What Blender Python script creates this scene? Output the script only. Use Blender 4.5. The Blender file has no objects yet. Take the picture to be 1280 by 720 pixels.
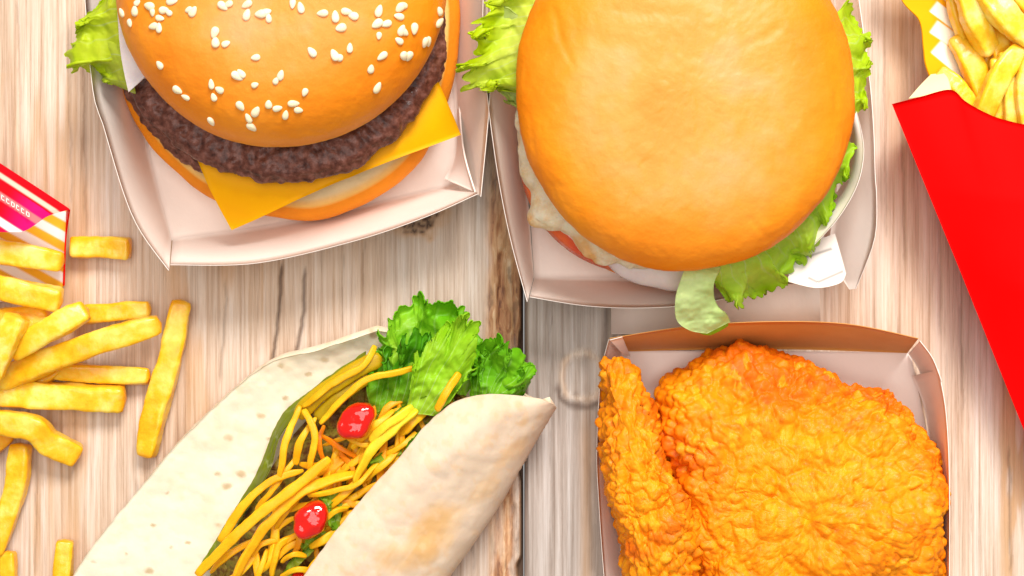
import bpy, math, random
import numpy as np
from mathutils import Vector
random.seed(7); np.random.seed(7)
C = bpy.data.collections.new("scene"); bpy.context.scene.collection.children.link(C)
H = 0.50; S = 0.34/1280

def W(px, py, zc=0.0):
    """the point at height zc (cm) seen at photo pixel px,py"""
    z = zc*0.01; k = S*(H-z)/H
    return np.array([(px-640)*k, -(py-360)*k, z])
def WA(a):
    a = np.asarray(a, float); z = a[..., 2]*0.01; k = S*(H-z)/H
    return np.stack([(a[..., 0]-640)*k, -(a[..., 1]-360)*k, z], -1)

# ------------------------------------------------------------------ noise
def _h(ix, iy, iz, s):
    n = (ix*73856093) ^ (iy*19349663) ^ (iz*83492791) ^ (s*2654435)
    n = (n ^ (n >> 13))*1274126177 & 0x7fffffff
    n = (n ^ (n >> 16))*668265263 & 0x7fffffff
    return ((n ^ (n >> 11)) & 0xfffff)/float(0xfffff)
def vnoise(P, scale, seed=0):
    Q = P*scale; I = np.floor(Q).astype(np.int64); F = Q-I; F = F*F*F*(F*(F*6-15)+10)
    r = 0
    for dx in (0, 1):
        for dy in (0, 1):
            for dz in (0, 1):
                w = (F[..., 0] if dx else 1-F[..., 0])*(F[..., 1] if dy else 1-F[..., 1])*(F[..., 2] if dz else 1-F[..., 2])
                r = r + w*_h(I[..., 0]+dx, I[..., 1]+dy, I[..., 2]+dz, seed)
    return r*2-1
def fbm(P, scale, seed=0, oct=4, gain=.5):
    r = 0; a = 1; t = 0
    for o in range(oct):
        r = r+a*vnoise(P, scale*2**o, seed+o*17); t += a; a *= gain
    return r/t*1.5
def worley(P, scale, seed=0):
    Q = P*scale; I = np.floor(Q).astype(np.int64)
    f1 = np.full(Q.shape[:-1], 9.); f2 = f1.copy(); cid = f1*0
    for dx in (-1, 0, 1):
        for dy in (-1, 0, 1):
            for dz in (-1, 0, 1):
                a, b, c = I[..., 0]+dx, I[..., 1]+dy, I[..., 2]+dz
                X = np.stack([a+_h(a, b, c, seed), b+_h(a, b, c, seed+1), c+_h(a, b, c, seed+2)], -1)
                d = np.sqrt(((X-Q)**2).sum(-1)); v = _h(a, b, c, seed+3)
                m = d < f1
                f2 = np.where(m, f1, np.minimum(f2, d)); cid = np.where(m, v, cid); f1 = np.where(m, d, f1)
    return f1, f2, cid
def sm(a, b, x):
    t = np.clip((x-a)/(b-a), 0, 1); return t*t*(3-2*t)

# ------------------------------------------------------------------ materials
def ramp(nt, stops):
    r = nt.nodes.new('ShaderNodeValToRGB'); e = r.color_ramp.elements
    while len(e) > 1: e.remove(e[0])
    e[0].position = stops[0][0]; e[0].color = (*stops[0][1], 1)
    for p, c in stops[1:]:
        n = e.new(p); n.color = (*c, 1)
    return r
def mat(name, stops, scale=60, rough=.5, bump=0, bscale=400, sss=0, sssr=(.004, .002, .001), coat=0, attr=None, attr_mix=1.0,
        stretch=(1, 1, 1), trans=0, detail=5, coatr=.15, spec=.22, bdist=.001, second=None):
    m = bpy.data.materials.new(name); m.use_nodes = True; nt = m.node_tree; N = nt.nodes; L = nt.links
    b = N['Principled BSDF']; out = N['Material Output']
    tc = N.new('ShaderNodeTexCoord'); oi = N.new('ShaderNodeObjectInfo'); ad = N.new('ShaderNodeVectorMath'); ad.operation = 'ADD'
    mp = N.new('ShaderNodeMapping'); mp.inputs['Scale'].default_value = stretch
    L.new(tc.outputs['Object'], ad.inputs[0]); L.new(oi.outputs['Random'], ad.inputs[1]); L.new(ad.outputs[0], mp.inputs['Vector'])
    nz = N.new('ShaderNodeTexNoise'); nz.inputs['Scale'].default_value = scale; nz.inputs['Detail'].default_value = detail
    nz.inputs['Roughness'].default_value = .6; L.new(mp.outputs[0], nz.inputs['Vector'])
    col = None
    if stops:
        r = ramp(nt, stops); L.new(nz.outputs['Fac'], r.inputs['Fac']); col = r.outputs['Color']
    if second:      # (scale, lo, hi, colour, strength) patches
        sc, lo, hi, c2, st = second
        n2 = N.new('ShaderNodeTexNoise'); n2.inputs['Scale'].default_value = sc; n2.inputs['Detail'].default_value = 3
        L.new(mp.outputs[0], n2.inputs['Vector'])
        mr = N.new('ShaderNodeMapRange'); mr.inputs[1].default_value = lo; mr.inputs[2].default_value = hi; mr.inputs[4].default_value = st
        L.new(n2.outputs['Fac'], mr.inputs[0])
        mx = N.new('ShaderNodeMix'); mx.data_type = 'RGBA'; L.new(mr.outputs[0], mx.inputs[0]); L.new(col, mx.inputs[6]); mx.inputs[7].default_value = (*c2, 1)
        col = mx.outputs[2]
    if attr:
        at = N.new('ShaderNodeAttribute'); at.attribute_name = attr
        if col is None: col = at.outputs['Color']
        else:
            mx = N.new('ShaderNodeMix'); mx.data_type = 'RGBA'; mx.blend_type = 'MULTIPLY'; mx.inputs[0].default_value = attr_mix
            L.new(at.outputs['Color'], mx.inputs[6]); L.new(col, mx.inputs[7]); col = mx.outputs[2]
    L.new(col, b.inputs['Base Color'])
    b.inputs['Roughness'].default_value = rough; b.inputs['Specular IOR Level'].default_value = spec
    if sss:
        b.inputs['Subsurface Weight'].default_value = sss; b.inputs['Subsurface Radius'].default_value = sssr; b.inputs['Subsurface Scale'].default_value = 1.0
    b.inputs['Coat Weight'].default_value = coat; b.inputs['Coat Roughness'].default_value = coatr
    if bump:
        nb = N.new('ShaderNodeTexNoise'); nb.inputs['Scale'].default_value = bscale; nb.inputs['Detail'].default_value = 6
        L.new(mp.outputs[0], nb.inputs['Vector'])
        bp = N.new('ShaderNodeBump'); bp.inputs['Strength'].default_value = bump; bp.inputs['Distance'].default_value = bdist
        L.new(nb.outputs['Fac'], bp.inputs['Height']); L.new(bp.outputs[0], b.inputs['Normal'])
    if trans:
        tr = N.new('ShaderNodeBsdfTranslucent'); L.new(col, tr.inputs['Color']); ms = N.new('ShaderNodeMixShader'); ms.inputs[0].default_value = trans
        L.new(b.outputs[0], ms.inputs[1]); L.new(tr.outputs[0], ms.inputs[2]); L.new(ms.outputs[0], out.inputs['Surface'])
    return m

M = {}
M['bun'] = mat('glazed_bun_crust', [(.3, (.80, .215, .002)), (.5, (.86, .255, .004)), (.72, (.90, .30, .012))], 40, .5, .16, 800, sss=.08, coat=.13, attr='Col', detail=3, coatr=.32)
M['crumb'] = mat('bun_crust_and_crumb', [(.3, (.9, .9, .9)), (.7, (1, 1, 1))], 300, .6, .25, 700, sss=.2, attr='Col')
M['seed'] = mat('sesame_seed_shell', [(.3, (.88, .72, .44)), (.7, (.95, .84, .60))], 200, .35, sss=.2, sssr=(.002, .0015, .001))
M['patty'] = mat('grilled_beef', [(.3, (.055, .014, .008)), (.5, (.15, .046, .028)), (.72, (.30, .12, .085))], 420, .42, .45, 700, bdist=.0012, coat=.15)
M['cheese'] = mat('cheddar', [(.3, (.95, .40, .0)), (.7, (1, .46, .0))], 40, .5, .05, 300, sss=.1, attr='Col', spec=.12, second=(25, .5, .75, (.9, .34, .0), .5))
M['shred'] = mat('grated_cheddar', [(.3, (.90, .38, .003)), (.7, (1, .53, .012))], 120, .4, .1, 500, sss=.35, attr='Col')
M['lettuce'] = mat('lettuce_leaf', [(.3, (.80, .84, .75)), (.7, (1, 1, 1))], 110, .36, .22, 320, attr='Col', trans=.42, bdist=.0008)
M['onion'] = mat('onion_and_sauce', [(.3, (.74, .58, .56)), (.7, (.86, .74, .70))], 100, .35, .2, 300, sss=.3)
M['crust'] = mat('crispy_breading', [(.25, (.75, .6, .5)), (.5, (1, 1, 1)), (.8, (1, 1, 1))], 420, .55, .35, 700, sss=.15, sssr=(.003, .001, .0003), attr='Col', coat=.05, bdist=.0006)
M['fillet'] = mat('pale_breaded_fillet', [(.3, (.78, .55, .28)), (.5, (.88, .74, .5)), (.75, (.92, .84, .68))], 200, .5, .8, 600, sss=.2, second=(90, .56, .7, (.8, .36, .06), .7))
M['tortilla_in'] = mat('flour_tortilla', [(.3, (.88, .80, .65)), (.6, (.93, .87, .74))], 60, .75, .25, 260, attr='Col', sss=.1, bdist=.001)
M['tomato'] = mat('tomato_skin', [(.3, (.62, .004, .002)), (.7, (.8, .012, .004))], 50, .12, coat=.8, coatr=.05, sss=.2, attr='Col')
M['fry'] = mat('golden_fries', [(.28, (.88, .38, .003)), (.48, (.97, .52, .015)), (.68, (1, .70, .12))], 130, .33, .3, 420, sss=.35, sssr=(.005, .002, .0005), coat=.3, attr='Col')
M['meat'] = mat('seasoned_filling', [(.3, (.03, .018, .006)), (.45, (.16, .07, .015)), (.55, (.30, .22, .03)), (.7, (.12, .16, .02))], 230, .45, .6, 500)
M['paper'] = mat('pale_cardboard', [(.3, (.89, .77, .69)), (.7, (.94, .84, .765))], 40, .6, .06, 900, attr='Col')
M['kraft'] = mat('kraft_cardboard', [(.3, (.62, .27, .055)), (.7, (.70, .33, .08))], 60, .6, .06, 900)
M['print'] = mat('printed_card', None, 40, .8, attr='Col', spec=.08)
M['ink'] = mat('pale_ink', [(.3, (.95, .78, .7)), (.7, (.98, .86, .78))], 80, .5)
M['redcard'] = mat('red_card', [(.3, (.80, .0, .0)), (.7, (.84, .001, .001))], 20, .55, spec=.05)

# whitewashed wood
def wood():
    m = bpy.data.materials.new('whitewashed_wood'); m.use_nodes = True; nt = m.node_tree; N = nt.nodes; L = nt.links
    b = N['Principled BSDF']; tc = N.new('ShaderNodeTexCoord')
    def noise(sc, sx, sy, det=6, dist=0, ro=.6):
        mp = N.new('ShaderNodeMapping'); mp.inputs['Scale'].default_value = (sx, sy, 1); L.new(tc.outputs['Object'], mp.inputs['Vector'])
        n = N.new('ShaderNodeTexNoise'); n.inputs['Scale'].default_value = sc; n.inputs['Detail'].default_value = det; n.inputs['Distortion'].default_value = dist
        n.inputs['Roughness'].default_value = ro; L.new(mp.outputs[0], n.inputs['Vector']); return n.outputs['Fac']
    def mixc(f, a, c, mode='MIX'):
        x = N.new('ShaderNodeMix'); x.data_type = 'RGBA'; x.blend_type = mode
        if isinstance(f, float): x.inputs[0].default_value = f
        else: L.new(f, x.inputs[0])
        for i, v in ((6, a), (7, c)):
            if isinstance(v, tuple): x.inputs[i].default_value = (*v, 1)
            else: L.new(v, x.inputs[i])
        return x.outputs[2]
    def attr(n):
        a = N.new('ShaderNodeAttribute'); a.attribute_name = n; return a.outputs['Fac']
    def mr(v, a, c, lo=0., hi=1.):
        n = N.new('ShaderNodeMapRange'); L.new(v, n.inputs[0])
        for i, x in enumerate((a, c, lo, hi)): n.inputs[i+1].default_value = x
        return n.outputs[0]
    g1 = noise(560, 1, .02, 9, .35, .72); g2 = noise(70, 1, .07, 6, .5); g3 = noise(1300, 1, .022, 6, 0, .7)
    base = ramp(nt, [(.26, (.30, .18, .11)), (.38, (.54, .385, .28)), (.50, (.73, .585, .47)), (.60, (.82, .70, .61)), (.72, (.88, .81, .75))]); L.new(g1, base.inputs['Fac'])
    tint = ramp(nt, [(.30, (.70, .56, .44)), (.42, (.92, .82, .71)), (.54, (1, .95, .89)), (.66, (.97, .99, 1.0))]); L.new(g2, tint.inputs['Fac'])
    c = mixc(.9, base.outputs['Color'], tint.outputs['Color'], 'MULTIPLY')
    c = mixc(mr(g3, .54, .72, 0, .5), c, (.42, .27, .20))
    gr = ramp(nt, [(.30, (.22, .17, .14)), (.5, (.42, .36, .325)), (.70, (.62, .57, .54))]); L.new(g1, gr.inputs['Fac'])
    c = mixc(attr('grey'), c, gr.outputs['Color'])
    bk = ramp(nt, [(.36, (.16, .05, .02)), (.46, (.46, .21, .09)), (.58, (.62, .36, .18)), (.7, (.78, .58, .38))]); L.new(noise(420, 1, .09, 5, .6), bk.inputs['Fac'])
    c = mixc(attr('bark'), c, bk.outputs['Color'])
    c = mixc(attr('tan'), c, (.62, .35, .16), 'MIX')
    c = mixc(attr('dark'), c, (.10, .055, .035))
    L.new(c, b.inputs['Base Color']); b.inputs['Roughness'].default_value = .65
    bp = N.new('ShaderNodeBump'); bp.inputs['Strength'].default_value = .9; bp.inputs['Distance'].default_value = .0006
    L.new(g1, bp.inputs['Height']); L.new(bp.outputs[0], b.inputs['Normal'])
    return m
M['wood'] = wood()

# ------------------------------------------------------------------ object helpers
def link(name, me, m, parent, smooth=True, base=None):
    o = bpy.data.objects.new(name, me); C.objects.link(o)
    if m: me.materials.append(m)
    if smooth: me.polygons.foreach_set('use_smooth', [True]*len(me.polygons))
    if parent is not None:
        o.parent = parent; bpy.context.view_layer.update() if False else None
    return o
def mesh_obj(name, V, F, m, parent=None, col=None, smooth=True, attrs=None):
    """V (n,3) world; the object's origin goes to its own base, or to the parent's"""
    V = np.asarray(V, float)
    if parent is not None: org = np.array(parent['_org'])
    else: org = np.array([V[:, 0].mean(), V[:, 1].mean(), V[:, 2].min()])
    me = bpy.data.meshes.new(name)
    me.from_pydata([], [], []) if False else None
    Vl = V-org
    if isinstance(F, tuple):                      # (quads array, tris array)
        q, t = F; nq, ntr = len(q), len(t)
        me.vertices.add(len(V)); me.vertices.foreach_set('co', Vl.astype(np.float32).ravel())
        loops = np.concatenate([np.asarray(q, np.int32).ravel(), np.asarray(t, np.int32).ravel()])
        starts = np.concatenate([np.arange(nq)*4, nq*4+np.arange(ntr)*3]).astype(np.int32)
        me.loops.add(len(loops)); me.loops.foreach_set('vertex_index', loops)
        me.polygons.add(nq+ntr); me.polygons.foreach_set('loop_start', starts)
        me.update(calc_edges=True); me.validate()
    else:
        me.from_pydata([tuple(v) for v in Vl], [], F); me.update()
    if col is not None:
        a = me.color_attributes.new('Col', 'FLOAT_COLOR', 'POINT')
        cc = np.ones((len(V), 4), np.float32); cc[:, :3] = col; a.data.foreach_set('color', cc.ravel())
    for k, v in (attrs or {}).items():
        a = me.attributes.new(k, 'FLOAT', 'POINT'); a.data.foreach_set('value', np.asarray(v, np.float32).ravel())
    o = bpy.data.objects.new(name, me); C.objects.link(o); me.materials.append(m)
    if smooth: me.polygons.foreach_set('use_smooth', np.ones(len(me.polygons), bool))
    o['_org'] = [float(x) for x in org]
    if parent is not None: o.parent = parent
    else: o.location = org
    return o
def thing(name, px, py, label, cat, group=None, z=0):
    o = bpy.data.objects.new(name, None); C.objects.link(o); p = W(px, py, z); o.location = p; o['_org'] = [float(x) for x in p]
    o.empty_display_size = .02
    return tag(o, label, cat, group)
def tag(o, label, cat, group=None):
    o['label'] = label; o['category'] = cat
    if group: o['group'] = group
    return o
def white(n): return np.ones((n, 3))

def grid_faces(nu, nv, wrap=False):
    i, j = np.meshgrid(np.arange(nu-1), np.arange(nv if wrap else nv-1), indexing='ij'); j2 = (j+1) % nv
    return np.stack([i*nv+j, i*nv+j2, (i+1)*nv+j2, (i+1)*nv+j], -1).reshape(-1, 4)
def resample(pts, n, closed=False, smooth=True):
    p = np.asarray(pts, float)
    if smooth and len(p) > 2:
        out = []
        m = len(p); rng = range(m) if closed else range(m-1)
        for i in rng:
            if closed: a, b, c, d = p[(i-1) % m], p[i], p[(i+1) % m], p[(i+2) % m]
            else: a, b, c, d = p[max(i-1, 0)], p[i], p[i+1], p[min(i+2, m-1)]
            for t in np.linspace(0, 1, 12, endpoint=False):
                out.append(.5*((2*b)+(-a+c)*t+(2*a-5*b+4*c-d)*t*t+(-a+3*b-3*c+d)*t**3))
        if not closed: out.append(p[-1])
        p = np.array(out)
    if closed: p = np.vstack([p, p[:1]])
    s = np.concatenate([[0], np.cumsum(np.sqrt((np.diff(p, axis=0)**2).sum(1)))])
    t = np.linspace(0, s[-1], n, endpoint=not closed)
    return np.stack([np.interp(t, s, p[:, k]) for k in range(p.shape[1])], 1)
def normals(G, wrapv=True):
    if wrapv: dv = np.roll(G, -1, 1)-np.roll(G, 1, 1)
    else: dv = np.gradient(G, axis=1)
    du = np.gradient(G, axis=0); n = np.cross(du, dv); l = np.linalg.norm(n, axis=-1, keepdims=True)
    return n/np.maximum(l, 1e-12)

def blob(name, outline, zref, prof, m, parent=None, centre=None, nth=240, nr=80, disp=None, colf=None, tilt=(0, 0), smooth_outline=True, soft=False):
    """closed body: outline in photo px (seen at height zref cm), prof = [(rho, z cm)...] from top pole to bottom pole"""
    pts = WA([(x, y, zref) for x, y in outline])[:, :2]
    if smooth_outline: pts = resample(pts, 300, closed=True)
    c = W(centre[0], centre[1], zref)[:2] if centre else pts.mean(0)
    d = pts-c; th = np.arctan2(d[:, 1], d[:, 0]); r = np.hypot(d[:, 0], d[:, 1]); o = np.argsort(th); th = th[o]; r = r[o]
    T = np.linspace(-math.pi, math.pi, nth, endpoint=False)
    R = np.interp(T, np.concatenate([th-2*math.pi, th, th+2*math.pi]), np.tile(r, 3))
    pr = resample(np.array(prof, float)*[4, 1], nr)/[4, 1]; pr[:, 0] = np.clip(pr[:, 0], 0, 2)
    rho = pr[1:-1, 0][:, None]; z = pr[1:-1, 1][:, None]*.01
    Rm = R.mean(); q_ = np.clip(rho, 0, 1); Re = Rm+(R-Rm)*q_ if soft else R+rho*0
    X = c[0]+rho*Re*np.cos(T); Y = c[1]+rho*Re*np.sin(T); Z = z+X*0
    Z = Z+tilt[0]*(X-c[0])+tilt[1]*(Y-c[1])
    G = np.stack([X, Y, Z], -1)
    if disp is not None:
        N = normals(G)
        G = G+N*disp(G, rho+X*0, T+X*0)[..., None]
    n = G.shape[0]*nth
    top = G[0].mean(0); bot = G[-1].mean(0)
    V = np.vstack([G.reshape(-1, 3), top, bot]); q = grid_faces(G.shape[0], nth, True)[:, ::-1]
    j = np.arange(nth); j2 = (j+1) % nth; last = (G.shape[0]-1)*nth
    t = np.concatenate([np.stack([j, j2, j*0+n], 1)[:, ::-1][:, ::-1], np.stack([last+j2, last+j, j*0+n+1], 1)])
    col = white(len(V)) if colf is None else None
    if colf is not None:
        cc = colf(G, rho+X*0, T+X*0, pr[1:-1, 1][:, None]+X*0); col = np.vstack([cc.reshape(-1, 3), cc[0].mean(0), cc[-1].mean(0)])
    return mesh_obj(name, V, (q, t), m, parent, col=col)

def sheet(name, curves, m, parent=None, nu=60, span=12, thick=.05, smooth_x=False, smooth_u=True, colf=None, disp=None, round_mod=False):
    """a thin card/leaf lofted between curves [(px,py,zcm)...]; thickness in cm, real geometry with edges"""
    cs = np.array([resample(c, nu, smooth=smooth_u) for c in curves])
    if smooth_x and len(cs) > 2:
        k = (len(cs)-1)*span+1; g = np.stack([resample(cs[:, i], k) for i in range(nu)], 1)
    else:
        rows = []
        for a in range(len(cs)-1):
            for t in np.linspace(0, 1, span, endpoint=False): rows.append(cs[a]*(1-t)+cs[a+1]*t)
        rows.append(cs[-1]); g = np.array(rows)
    G = WA(g)
    if disp is not None: G = G+disp(g, G)
    nrow, ncol = G.shape[:2]; N = normals(G, False)
    flip = N[..., 2].mean() < 0
    if flip: N = -N
    A = G+N*thick*.005; B = G-N*thick*.005
    V = np.vstack([A.reshape(-1, 3), B.reshape(-1, 3)]); n = nrow*ncol
    q = grid_faces(nrow, ncol); q2 = q[:, ::-1]+n
    def rim(ix): ix = np.asarray(ix); return np.stack([ix[:-1], ix[1:], ix[1:]+n, ix[:-1]+n], 1)
    idx = np.arange(n).reshape(nrow, ncol)
    rims = np.vstack([rim(idx[0]), rim(idx[-1][::-1]), rim(idx[:, 0][::-1]), rim(idx[:, -1])])
    if not flip: q, q2, rims = q[:, ::-1], q2[:, ::-1], rims[:, ::-1]
    col = white(2*n)
    if colf is not None:
        c1, c2 = colf(g.reshape(-1, 3), nrow, ncol); col = np.vstack([c1, c2])
    o = mesh_obj(name, V, (np.vstack([q, q2, rims]), np.zeros((0, 3), int)), m, parent, col=col)
    f = np.ones(len(o.data.polygons), bool); f[len(q)*2:] = False; o.data.polygons.foreach_set('use_smooth', f)
    return o

def stick(name, path, w, h, m, parent=None, n=26, ring=14, expo=3.5, taper=.72, seed=0, rough=.06, col=(1, 1, 1), twist=0, tipcol=None, tip=(0, 0), wig=0):
    """a bar with soft square section along path [(px,py,zcm)] (centre line); w,h in photo px at z=0"""
    P = WA(resample(path, n)); w *= S*.5; h *= S*.5
    if wig: P = P+wig*np.stack([fbm(P+seed*.7+k, 130, seed+k*9, 2) for k in range(3)], -1)
    T = np.gradient(P, axis=0); T /= np.linalg.norm(T, axis=1)[:, None]
    up = np.array([0, 0, 1.]); Sd = np.cross(T, up); Sd /= np.linalg.norm(Sd, axis=1)[:, None]; U = np.cross(Sd, T)
    a = np.linspace(0, 2*math.pi, ring, endpoint=False)+math.pi/ring
    ca, sa = np.cos(a), np.sin(a); k = (abs(ca)**expo+abs(sa)**expo)**(-1/expo)
    s = np.linspace(0, 1, n); s = np.minimum(s, 1-s)*n/2.2
    sc = taper+(1-taper)*np.clip(s, 0, 1)**.6
    tw = twist*np.linspace(-1, 1, n)
    tt = np.linspace(0, 1, n); sc = sc*(1-tip[0]*np.clip(1-tt/.3, 0, 1)**1.6)*(1-tip[1]*np.clip((tt-.7)/.3, 0, 1)**1.6)
    G = []
    for i in range(n):
        x = ca*k*w*sc[i]; y = sa*k*h*sc[i]; c, d = math.cos(tw[i]), math.sin(tw[i])
        G.append(P[i]+np.outer(x*c-y*d, Sd[i])+np.outer(x*d+y*c, U[i]))
    G = np.array(G); off = seed*1.37
    Nn = G-P[:, None]; G = P[:, None]+Nn*(1+rough*2.0*vnoise(G+off, 170, seed)[..., None]+rough*fbm(G+off, 480, seed+5)[..., None])
    e0 = P[0]-T[0]*w*.22; e1 = P[-1]+T[-1]*w*.22
    V = np.vstack([G.reshape(-1, 3), e0, e1]); q = grid_faces(n, ring, True)[:, ::-1]
    j = np.arange(ring); j2 = (j+1) % ring; nn = n*ring; l = (n-1)*ring
    t = np.concatenate([np.stack([j, j2, j*0+nn], 1), np.stack([l+j2, l+j, j*0+nn+1], 1)])
    cc = np.tile(np.array(col, float), (len(V), 1))
    if tipcol is not None:
        f = np.repeat(np.clip(1-s, 0, 1), ring); f = np.concatenate([f, [1, 1]])[:, None]*.7; cc = cc*(1-f)+np.array(tipcol)*f
    return mesh_obj(name, V, (q, t), m, parent, col=cc)

def leaf(name, inner, outer, m, parent, cin, cout, amp=.4, freq=7, seed=0, nu=150, nv=34, jag=.12, pleat=.5, fine=.08, lift=0, thick=.04, crinkle=1):
    """ruffled leaf between an inner and an outer curve"""
    a = resample(inner, nu); b = resample(outer, nu)
    u = np.linspace(0, 1, nu)[None, :]; v = np.linspace(0, 1, nv)[:, None]
    pu = np.stack([u[0]*freq, u[0]*0+seed*3.1, u[0]*0], 1)
    jg = 1+jag*fbm(pu, 1.7, seed, 4, .7)
    ve = v*(1+(jg-1)*v**4+.25*jag*v**3*np.sin(u*freq*8.5+3*fbm(pu, 2, seed+3, 2)))
    g = a[None]*(1-ve[..., None])+b[None]*ve[..., None]
    G = WA(g)
    q = np.stack([u*freq+v*0, v*2.2+u*0, u*0+v*0+seed], -1)
    z = amp*v**1.2*np.sin(2*math.pi*freq*u*.5+2.2*fbm(q, .5, seed+2, 2)+seed)*.5+amp*.75*(.25+v**.8)*fbm(G, 75, seed+4, 3, .5)*(crinkle)
    z = z+.10*crinkle*fbm(G, 230, seed+9, 3)+lift*v
    du = np.gradient(G, axis=1); du /= np.maximum(np.linalg.norm(du, axis=-1, keepdims=True), 1e-9)
    G[..., 2] += z*.01
    G += du*(pleat*.01*amp*v**1.5*np.cos(2*math.pi*freq*u*.5+seed+2*fbm(q, .8, seed+7, 2)))[..., None]
    G[..., 2] = np.maximum(G[..., 2], .0012)
    N = normals(G, False)
    up = N[..., 2].mean() > 0
    if not up: N = -N
    A = G; B = G-N*thick*.01; n = nu*nv; F = grid_faces(nv, nu)
    if up: F = F[:, ::-1]
    idx = np.arange(n).reshape(nv, nu)
    def rim(ix): ix = np.asarray(ix); return np.stack([ix[:-1], ix[1:], ix[1:]+n, ix[:-1]+n], 1)
    rims = np.vstack([rim(idx[0]), rim(idx[-1][::-1]), rim(idx[:, 0][::-1]), rim(idx[:, -1])])
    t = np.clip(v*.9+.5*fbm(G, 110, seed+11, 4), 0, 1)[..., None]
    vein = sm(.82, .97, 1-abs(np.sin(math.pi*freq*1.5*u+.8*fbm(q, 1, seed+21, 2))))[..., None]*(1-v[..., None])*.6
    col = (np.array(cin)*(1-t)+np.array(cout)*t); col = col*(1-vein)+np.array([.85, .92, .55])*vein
    col = col.reshape(-1, 3)
    return mesh_obj(name, np.vstack([A.reshape(-1, 3), B.reshape(-1, 3)]), (np.vstack([F, F[:, ::-1]+n, rims]), np.zeros((0, 3), int)), m, parent, col=np.vstack([col, col]))

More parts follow.
